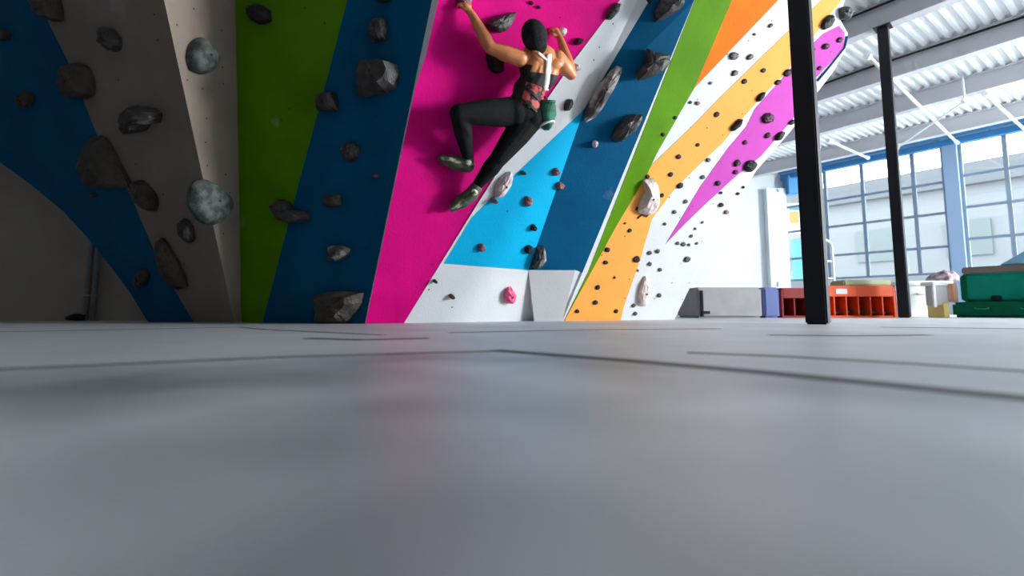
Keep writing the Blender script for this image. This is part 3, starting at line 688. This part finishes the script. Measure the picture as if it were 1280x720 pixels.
hd = J(668, 46, .28); nk = J(674, 64, .25); nb = J(675, 72, .24)
shL, elL, wrL, hL = J(650, 73, .25), J(613, 60, .20), J(589, 17, .085), J(582, 9, .065)
shR, elR, wrR, hR = J(697, 73, .27), J(714, 93, .26), J(700, 48, .075), J(696, 41, .055)
ch = J(674, 88, .23); wa = J(661, 116, .22); pv = J(655, 137, .22)
hpL, knL, anL = J(643, 140, .21), J(574, 142, .24), J(585, 196, .11)
hpR, knR, anR = J(663, 146, .22), J(624, 197, .21), J(597, 231, .115)
sp = (nb - pv).normalized()                       # spine
lr = (shR - shL); lr = (lr - sp * lr.dot(sp)).normalized(); bk = lr.cross(sp).normalized()
if bk.dot(NP) < 0: bk = -bk                       # back faces away from the wall
hups = (hd - nk).normalized(); hlr = (lr - hups * lr.dot(hups)).normalized(); hbk = hlr.cross(hups)
if hbk.dot(bk) < 0: hbk = -hbk
def torso(bm, g=0.0):
    ellip(bm, ch + sp * .03, lr * (.168 + g), bk * (.11 + g), sp * (.17 + g))
    ellip(bm, ch + sp * .10, lr * (.178 + g), bk * (.09 + g), sp * (.08 + g))     # shoulder girdle
    ellip(bm, ch + lr * .075 + bk * .05 - sp * .0, lr * (.06 + g), bk * (.055 + g), sp * (.13 + g))   # lats and blades
    ellip(bm, ch - lr * .075 + bk * .05 - sp * .0, lr * (.06 + g), bk * (.055 + g), sp * (.13 + g))
    if g == 0:
        for sd in (-1, 1):
            ellip(bm, ch + lr * .085 * sd + bk * .085 + sp * .075, (lr * sd + sp * .5).normalized() * .062, bk * .03, (sp - lr * sd * .5).normalized() * .04)
            ellip(bm, ch + lr * .04 * sd + bk * .085 - sp * .06, lr * .025, bk * .03, sp * .12)
    rcone(bm, ch - sp * .02, wa, .115 + g, .108 + g); rcone(bm, wa, pv, .108 + g, .125 + g)
    ellip(bm, wa, lr * (.125 + g), bk * (.10 + g), sp * (.14 + g)); ellip(bm, pv, lr * (.148 + g), bk * (.12 + g), sp * (.115 + g))
def legs(bm, g=0.0):
    for hp, kn, an in ((hpL, knL, anL), (hpR, knR, anR)):
        rcone(bm, hp, hp.lerp(kn, .45), .110 + g, .098 + g); rcone(bm, hp.lerp(kn, .45), kn, .098 + g, .066 + g)
        rcone(bm, kn, kn.lerp(an, .38), .060 + g, .064 + g); rcone(bm, kn.lerp(an, .38), an, .064 + g, .036 + g); ellip(bm, kn.lerp(an, .36) + bk * .014, (an - kn) * .26, lr * (.056 + g), bk * (.058 + g))
        ellip(bm, hp + bk * .03, lr * (.10 + g), bk * (.095 + g), sp * (.10 + g))
    ellip(bm, pv - sp * .02, lr * (.148 + g), bk * (.12 + g), sp * (.11 + g))
man = empty('person', pv - NP * .1, 'climber with black headwear, bare back and dark leggings clinging to the magenta panel', 'person')
def hand(bm, w, h, target_dir, thumb_dir):
    """palm and five bent fingers closing on a hold"""
    d = (h - w).normalized(); side = thumb_dir - d * thumb_dir.dot(d); side.normalize(); inn = target_dir - d * target_dir.dot(d) - side * target_dir.dot(side); inn.normalize()
    k0 = h + d * .03
    for j, f in enumerate((.030, .011, -.010, -.029)):
        ln = (.044, .050, .046, .036)[j]
        a = w.lerp(h, .7) + side * f * .7; b = k0 + side * f
        rcone(bm, a, b, .015, .0115, 10, 3)
        c = b + (d * .75 + inn * .65).normalized() * ln * .62; e = c + (d * .05 + inn).normalized() * ln * .55
        rcone(bm, b, c, .0105, .009, 10, 3); rcone(bm, c, e, .009, .0075, 10, 3)
    a = w.lerp(h, .45) + side * .018; b = a + (side * .8 + d * .6).normalized() * .042; c = b + (d * .75 + inn * .6).normalized() * .032
    rcone(bm, w.lerp(h, .25), a, .016, .014, 10, 3); rcone(bm, a, b, .0135, .011, 10, 3); rcone(bm, b, c, .011, .0085, 10, 3)
bm = bmesh.new()
torso(bm); legs(bm)
rcone(bm, nb, nk, .06, .054); rcone(bm, nk, hd - hups * .03, .054, .055)
rcone(bm, nk - sp * .005, shL + (shL - shR) * -.12, .045, .045); rcone(bm, nk - sp * .005, shR + (shL - shR) * .12, .045, .045)  # trapezius
ellip(bm, hd, hlr * .078, hbk * .098, hups * .112)
ellip(bm, hd - hbk * .045 - hups * .045, hlr * .06, hbk * .052, hups * .06)      # jaw
rcone(bm, hd - hbk * .092 + hups * .01, hd - hbk * .108 - hups * .02, .010, .015, 10, 3)   # nose
ellip(bm, hd - hbk * .092 - hups * .052, hlr * .026, hbk * .010, hups * .008)    # lips
for s in (-1, 1):
    ellip(bm, hd + hlr * .08 * s - hups * .015, hlr * .012, hbk * .02, hups * .032)      # ears
    ellip(bm, hd + hlr * .03 * s - hbk * .088 + hups * .008, hlr * .014, hbk * .01, hups * .009)
for sh_, el_, wr_, h_, s in ((shL, elL, wrL, hL, 1), (shR, elR, wrR, hR, -1)):
    ellip(bm, sh_, lr * .062, bk * .06, sp * .062)
    mid = sh_.lerp(el_, .45) + bk * .006
    rcone(bm, sh_, mid, .064, .060); rcone(bm, mid, el_, .060, .046); ellip(bm, sh_.lerp(el_, .5) - bk * .008, (el_ - sh_).normalized() * .10, lr.cross((el_ - sh_)).normalized() * .062, ((el_ - sh_).normalized().cross(lr.cross((el_ - sh_)).normalized())) * .062)
    m2 = el_.lerp(wr_, .3); rcone(bm, el_, m2, .046, .052); rcone(bm, m2, wr_, .052, .029)
    rcone(bm, wr_, h_, .026, .030)
    hand(bm, wr_, h_, -NP, lr * s)
for an, kn, hl, toe in ((anL, knL, J(588, 206, .085), J(552, 199, .035)), (anR, knR, J(590, 242, .10), J(565, 261, .04))):
    rcone(bm, an, hl, .038, .036); rcone(bm, hl, hl.lerp(toe, .6), .036, .036); rcone(bm, hl.lerp(toe, .6), toe, .036, .022)
body = remesh('body', bm, .0065, M['skin'], man, 3)
bvh = BVHTree.FromPolygons([v.co.copy() for v in body.data.vertices], [tuple(p.vertices) for p in body.data.polygons])
def surf(u, v, off=.006):
    d = ray(u, v).normalized(); loc, nn, i, ds = bvh.ray_cast(O, d)
    if loc is None: return J(u, v, .3)
    return loc + nn * off
# hair / knit cap
bm = bmesh.new(); ellip(bm, hd + hbk * .014 + hups * .012, hlr * .100, hbk * .104, hups * .124); ellip(bm, hd + hbk * .055 - hups * .06, hlr * .066, hbk * .045, hups * .065)
o = remesh('hair', bm, .006, M['hair'], man, 3); o['label'] = 'black close fitting headwear'
def cut(name, build, planes, m, g, label, vox=.0075):
    bm = bmesh.new(); build(bm, g); o = remesh(name, bm, vox, m, man, 4)
    b = bmesh.new(); b.from_mesh(o.data)
    for co, no in planes: bmesh.ops.bisect_plane(b, geom=b.verts[:] + b.edges[:] + b.faces[:], plane_co=co, plane_no=no, clear_outer=True)
    b.to_mesh(o.data); b.free()
    for p_ in o.data.polygons: p_.use_smooth = True
    sd = o.modifiers.new('thickness', 'SOLIDIFY'); sd.thickness = .003; sd.offset = -1
    o['label'] = label; return o
def legg(bm, g):
    legs(bm, g)
bmL = cut('leggings', legg, [(pv + sp * .085, sp), (anL - (knL - anL).normalized() * .0, (anL - knL).normalized()) if False else (pv + sp * .09, sp)], M['legging'], .009, 'black leggings')
def spine_at(u, v): return J(u, v, .22)
def tt(bm, g): torso(bm, g)
cut('top', tt, [(spine_at(668, 92), (sp - lr * .25).normalized()), (spine_at(663, 106), -sp)], M['topblk'], .009, 'black low back of the top')
cut('waist_panel', tt, [(spine_at(663, 107), sp), (spine_at(657, 134), -sp)], M['redtop'], .008, 'red and black patterned lower back panel')
for (a, b_) in (((660, 116), (659, 120)), ((656, 131), (656, 135))):
    o = cut('belt', tt, [(spine_at(*a), (sp + lr * .35).normalized()), (spine_at(*b_), -(sp + lr * .35).normalized())], M['topblk'], .014, 'black belt strap')
def ribbon(name, pts, w, m, label, n=14):
    bm = bmesh.new(); P = []
    for i in range(n + 1):
        f = i / n * (len(pts) - 1); k = min(int(f), len(pts) - 2); f -= k
        P.append((pts[k][0] + (pts[k + 1][0] - pts[k][0]) * f, pts[k][1] + (pts[k + 1][1] - pts[k][1]) * f))
    L = []
    for i, (u, v) in enumerate(P):
        a = P[min(i + 1, n)]; b_ = P[max(i - 1, 0)]; du, dv = a[0] - b_[0], a[1] - b_[1]; l = math.hypot(du, dv); du, dv = du / l, dv / l
        L.append([bm.verts.new(surf(u - dv * w * s, v + du * w * s, .0075 if abs(s) < .6 else .004)) for s in (-1, -.5, 0, .5, 1)])
    for a, b_ in zip(L, L[1:]):
        for k in range(4): bm.faces.new((a[k], a[k + 1], b_[k + 1], b_[k]))
    bmesh.ops.recalc_face_normals(bm, faces=bm.faces[:])
    o = from_bm(name, bm, m, man, True); s = o.modifiers.new('t', 'SOLIDIFY'); s.thickness = .003; o['label'] = label; return o
ribbon('strap', [(686, 68), (684.5, 85), (683, 100), (682, 113)], 3.2, M['strap'], 'white strap down the back')
cut('top', tt, [(ch - lr * .112, lr), (spine_at(650, 79), sp), (spine_at(640, 128), -sp)], M['topblk'], .0105, 'black side of the top')
ribbon('strap', [(672, 66), (679, 72), (686, 78)], 1.3, M['strap'], 'thin pale cross strap')
# climbing shoes
def shoe(hl, toe, an, label):
    r_ = None
    d = (toe - hl).normalized(); L = (toe - hl).length
    side = d.cross(NP).normalized(); nn = side.cross(d).normalized()
    if nn.dot(NP) < 0: nn = -nn
    bm = bmesh.new(); rcone(bm, hl, hl.lerp(toe, .55), .060, .060); rcone(bm, hl.lerp(toe, .55), toe, .060, .034); rcone(bm, hl, an.lerp(hl, .3), .058, .052)
    o = remesh('shoe', bm, .007, M['shoe'], man, 4); o['label'] = label
    bm = bmesh.new()
    # pale outsole strip and heel patch on the outer side
    pts = [hl - d * .045, hl + d * L * .3, hl + d * L * .65, toe + d * .02]; wd = [.020, .030, .034, .02]
    A = []
    for p_, w_ in zip(pts, wd):
        A.append([bm.verts.new(p_ + nn * (.060 + .008 * e) + side * (s * w_ * .55 + .012)) for s, e in ((-1, -.9), (-.5, .1), (.5, .1), (1, -.9))])
    for a, b_ in zip(A, A[1:]):
        for k in range(3): bm.faces.new((a[k], a[k + 1], b_[k + 1], b_[k]))
    bmesh.ops.recalc_face_normals(bm, faces=bm.faces[:])
    q = from_bm('sole', bm, M['sole'], o); s = q.modifiers.new('t', 'SOLIDIFY'); s.thickness = .012; s.offset = 0; q['label'] = 'pale rubber sole patch'
    bm = bmesh.new(); ellip(bm, an.lerp(hl, .6) + nn * .03, d * .032, side * .034, nn * .034); q = from_bm('ankle_cuff', bm, M['cuff'], o, True); q['label'] = 'pale heel cuff'
shoe(J(584, 207, .085), J(552, 199, .04), anL, 'olive climbing shoe on the bent leg')
shoe(J(589, 243, .10), J(566, 260, .045), anR, 'olive climbing shoe on the extended leg')
# chalk bag
cb = J(684, 127, .30); dn = (J(683, 163, .30) - cb)
r = empty('chalk_bag', cb + dn, 'green chalk bag with white trim hanging behind the climber\'s waist', 'bag')
M['bag'] = mat('dark green fabric', (.006, .10, .055), .7, 0, (.015, .20, .11), 14, .4)
def lathe(bm, base, ax, prof, n=20, wob=0.0, mi=0):
    ax = ax.normalized(); x = ax.orthogonal().normalized(); y = ax.cross(x); R = []
    for h, rr in prof:
        R.append([bm.verts.new(base + ax * h + (x * math.cos(2 * math.pi * k / n) + y * math.sin(2 * math.pi * k / n)) * rr * (1 + wob * math.sin(3 * 2 * math.pi * k / n + h * 30))) for k in range(n)])
    for a, b_ in zip(R, R[1:]):
        for k in range(n): bm.faces.new((a[k], a[(k + 1) % n], b_[(k + 1) % n], b_[k]))
    bm.faces.new(R[0][::-1]); bm.faces.new(R[-1])
Lb = dn.length
bm = bmesh.new(); lathe(bm, cb, dn, [(.0, .05), (.0, .056), (.03, .066), (.10, .072), (Lb * .6, .066), (Lb * .88, .046), (Lb, .02)], 24, .14); bmesh.ops.recalc_face_normals(bm, faces=bm.faces[:]); from_bm('pouch', bm, M['bag'], r, True)
bm = bmesh.new(); lathe(bm, cb - dn.normalized() * .012, dn, [(0, .052), (0, .066), (.012, .070), (.024, .066), (.024, .052)], 24, .06); bmesh.ops.recalc_face_normals(bm, faces=bm.faces[:]); from_bm('rim', bm, M['bag'], r, True)
bm = bmesh.new(); ax = dn.normalized(); x = ax.orthogonal().normalized(); y = ax.cross(x)
tube(bm, [cb + ax * (Lb * .80 + .03 * math.sin(k / 16 * 2 * math.pi)) + (x * math.cos(k / 16 * 2 * math.pi) + y * math.sin(k / 16 * 2 * math.pi)) * .060 for k in range(17)], .010, 6); q = from_bm('trim_band', bm, M['strap'], r, True); q['label'] = 'white trim band'
bm = bmesh.new(); tube(bm, [cb, cb.lerp(spine_at(675, 120) + bk * .12, .6), spine_at(672, 121) + bk * .12], .006, 6); from_bm('cord', bm, M['topblk'], r)

# ------------------------------------------------------------------ light
w = bpy.data.worlds.new('world'); SC.world = w; w.use_nodes = True
bg = w.node_tree.nodes['Background']; bg.inputs[0].default_value = (.86, .94, 1.0, 1); bg.inputs[1].default_value = 7.5
def area(name, loc, target, sx, sy, power, col):
    ld = bpy.data.lights.new(name, 'AREA'); ld.shape = 'RECTANGLE'; ld.size = sx; ld.size_y = sy; ld.energy = power; ld.color = col
    o = bpy.data.objects.new(name, ld); COL.objects.link(o); o.location = loc
    o.rotation_euler = (V(target) - V(loc)).to_track_quat('-Z', 'Y').to_euler(); return o
# daylight entering through the tall windows further along the right hand wall
p_ = st(SW - .3, 8.8, 2.8); area('window_daylight', p_, V((0.5, 4.4, 1.6)), 4.5, 3.4, 6500, (.95, .98, 1.0))
SC.view_settings.view_transform = 'Standard'; SC.view_settings.look = 'None'; SC.view_settings.gamma = 1; SC.view_settings.use_curve_mapping = False
SC.view_settings.exposure = 0.0
SC.cycles.max_bounces = 8; SC.cycles.diffuse_bounces = 5
SC.cycles.use_denoising = True
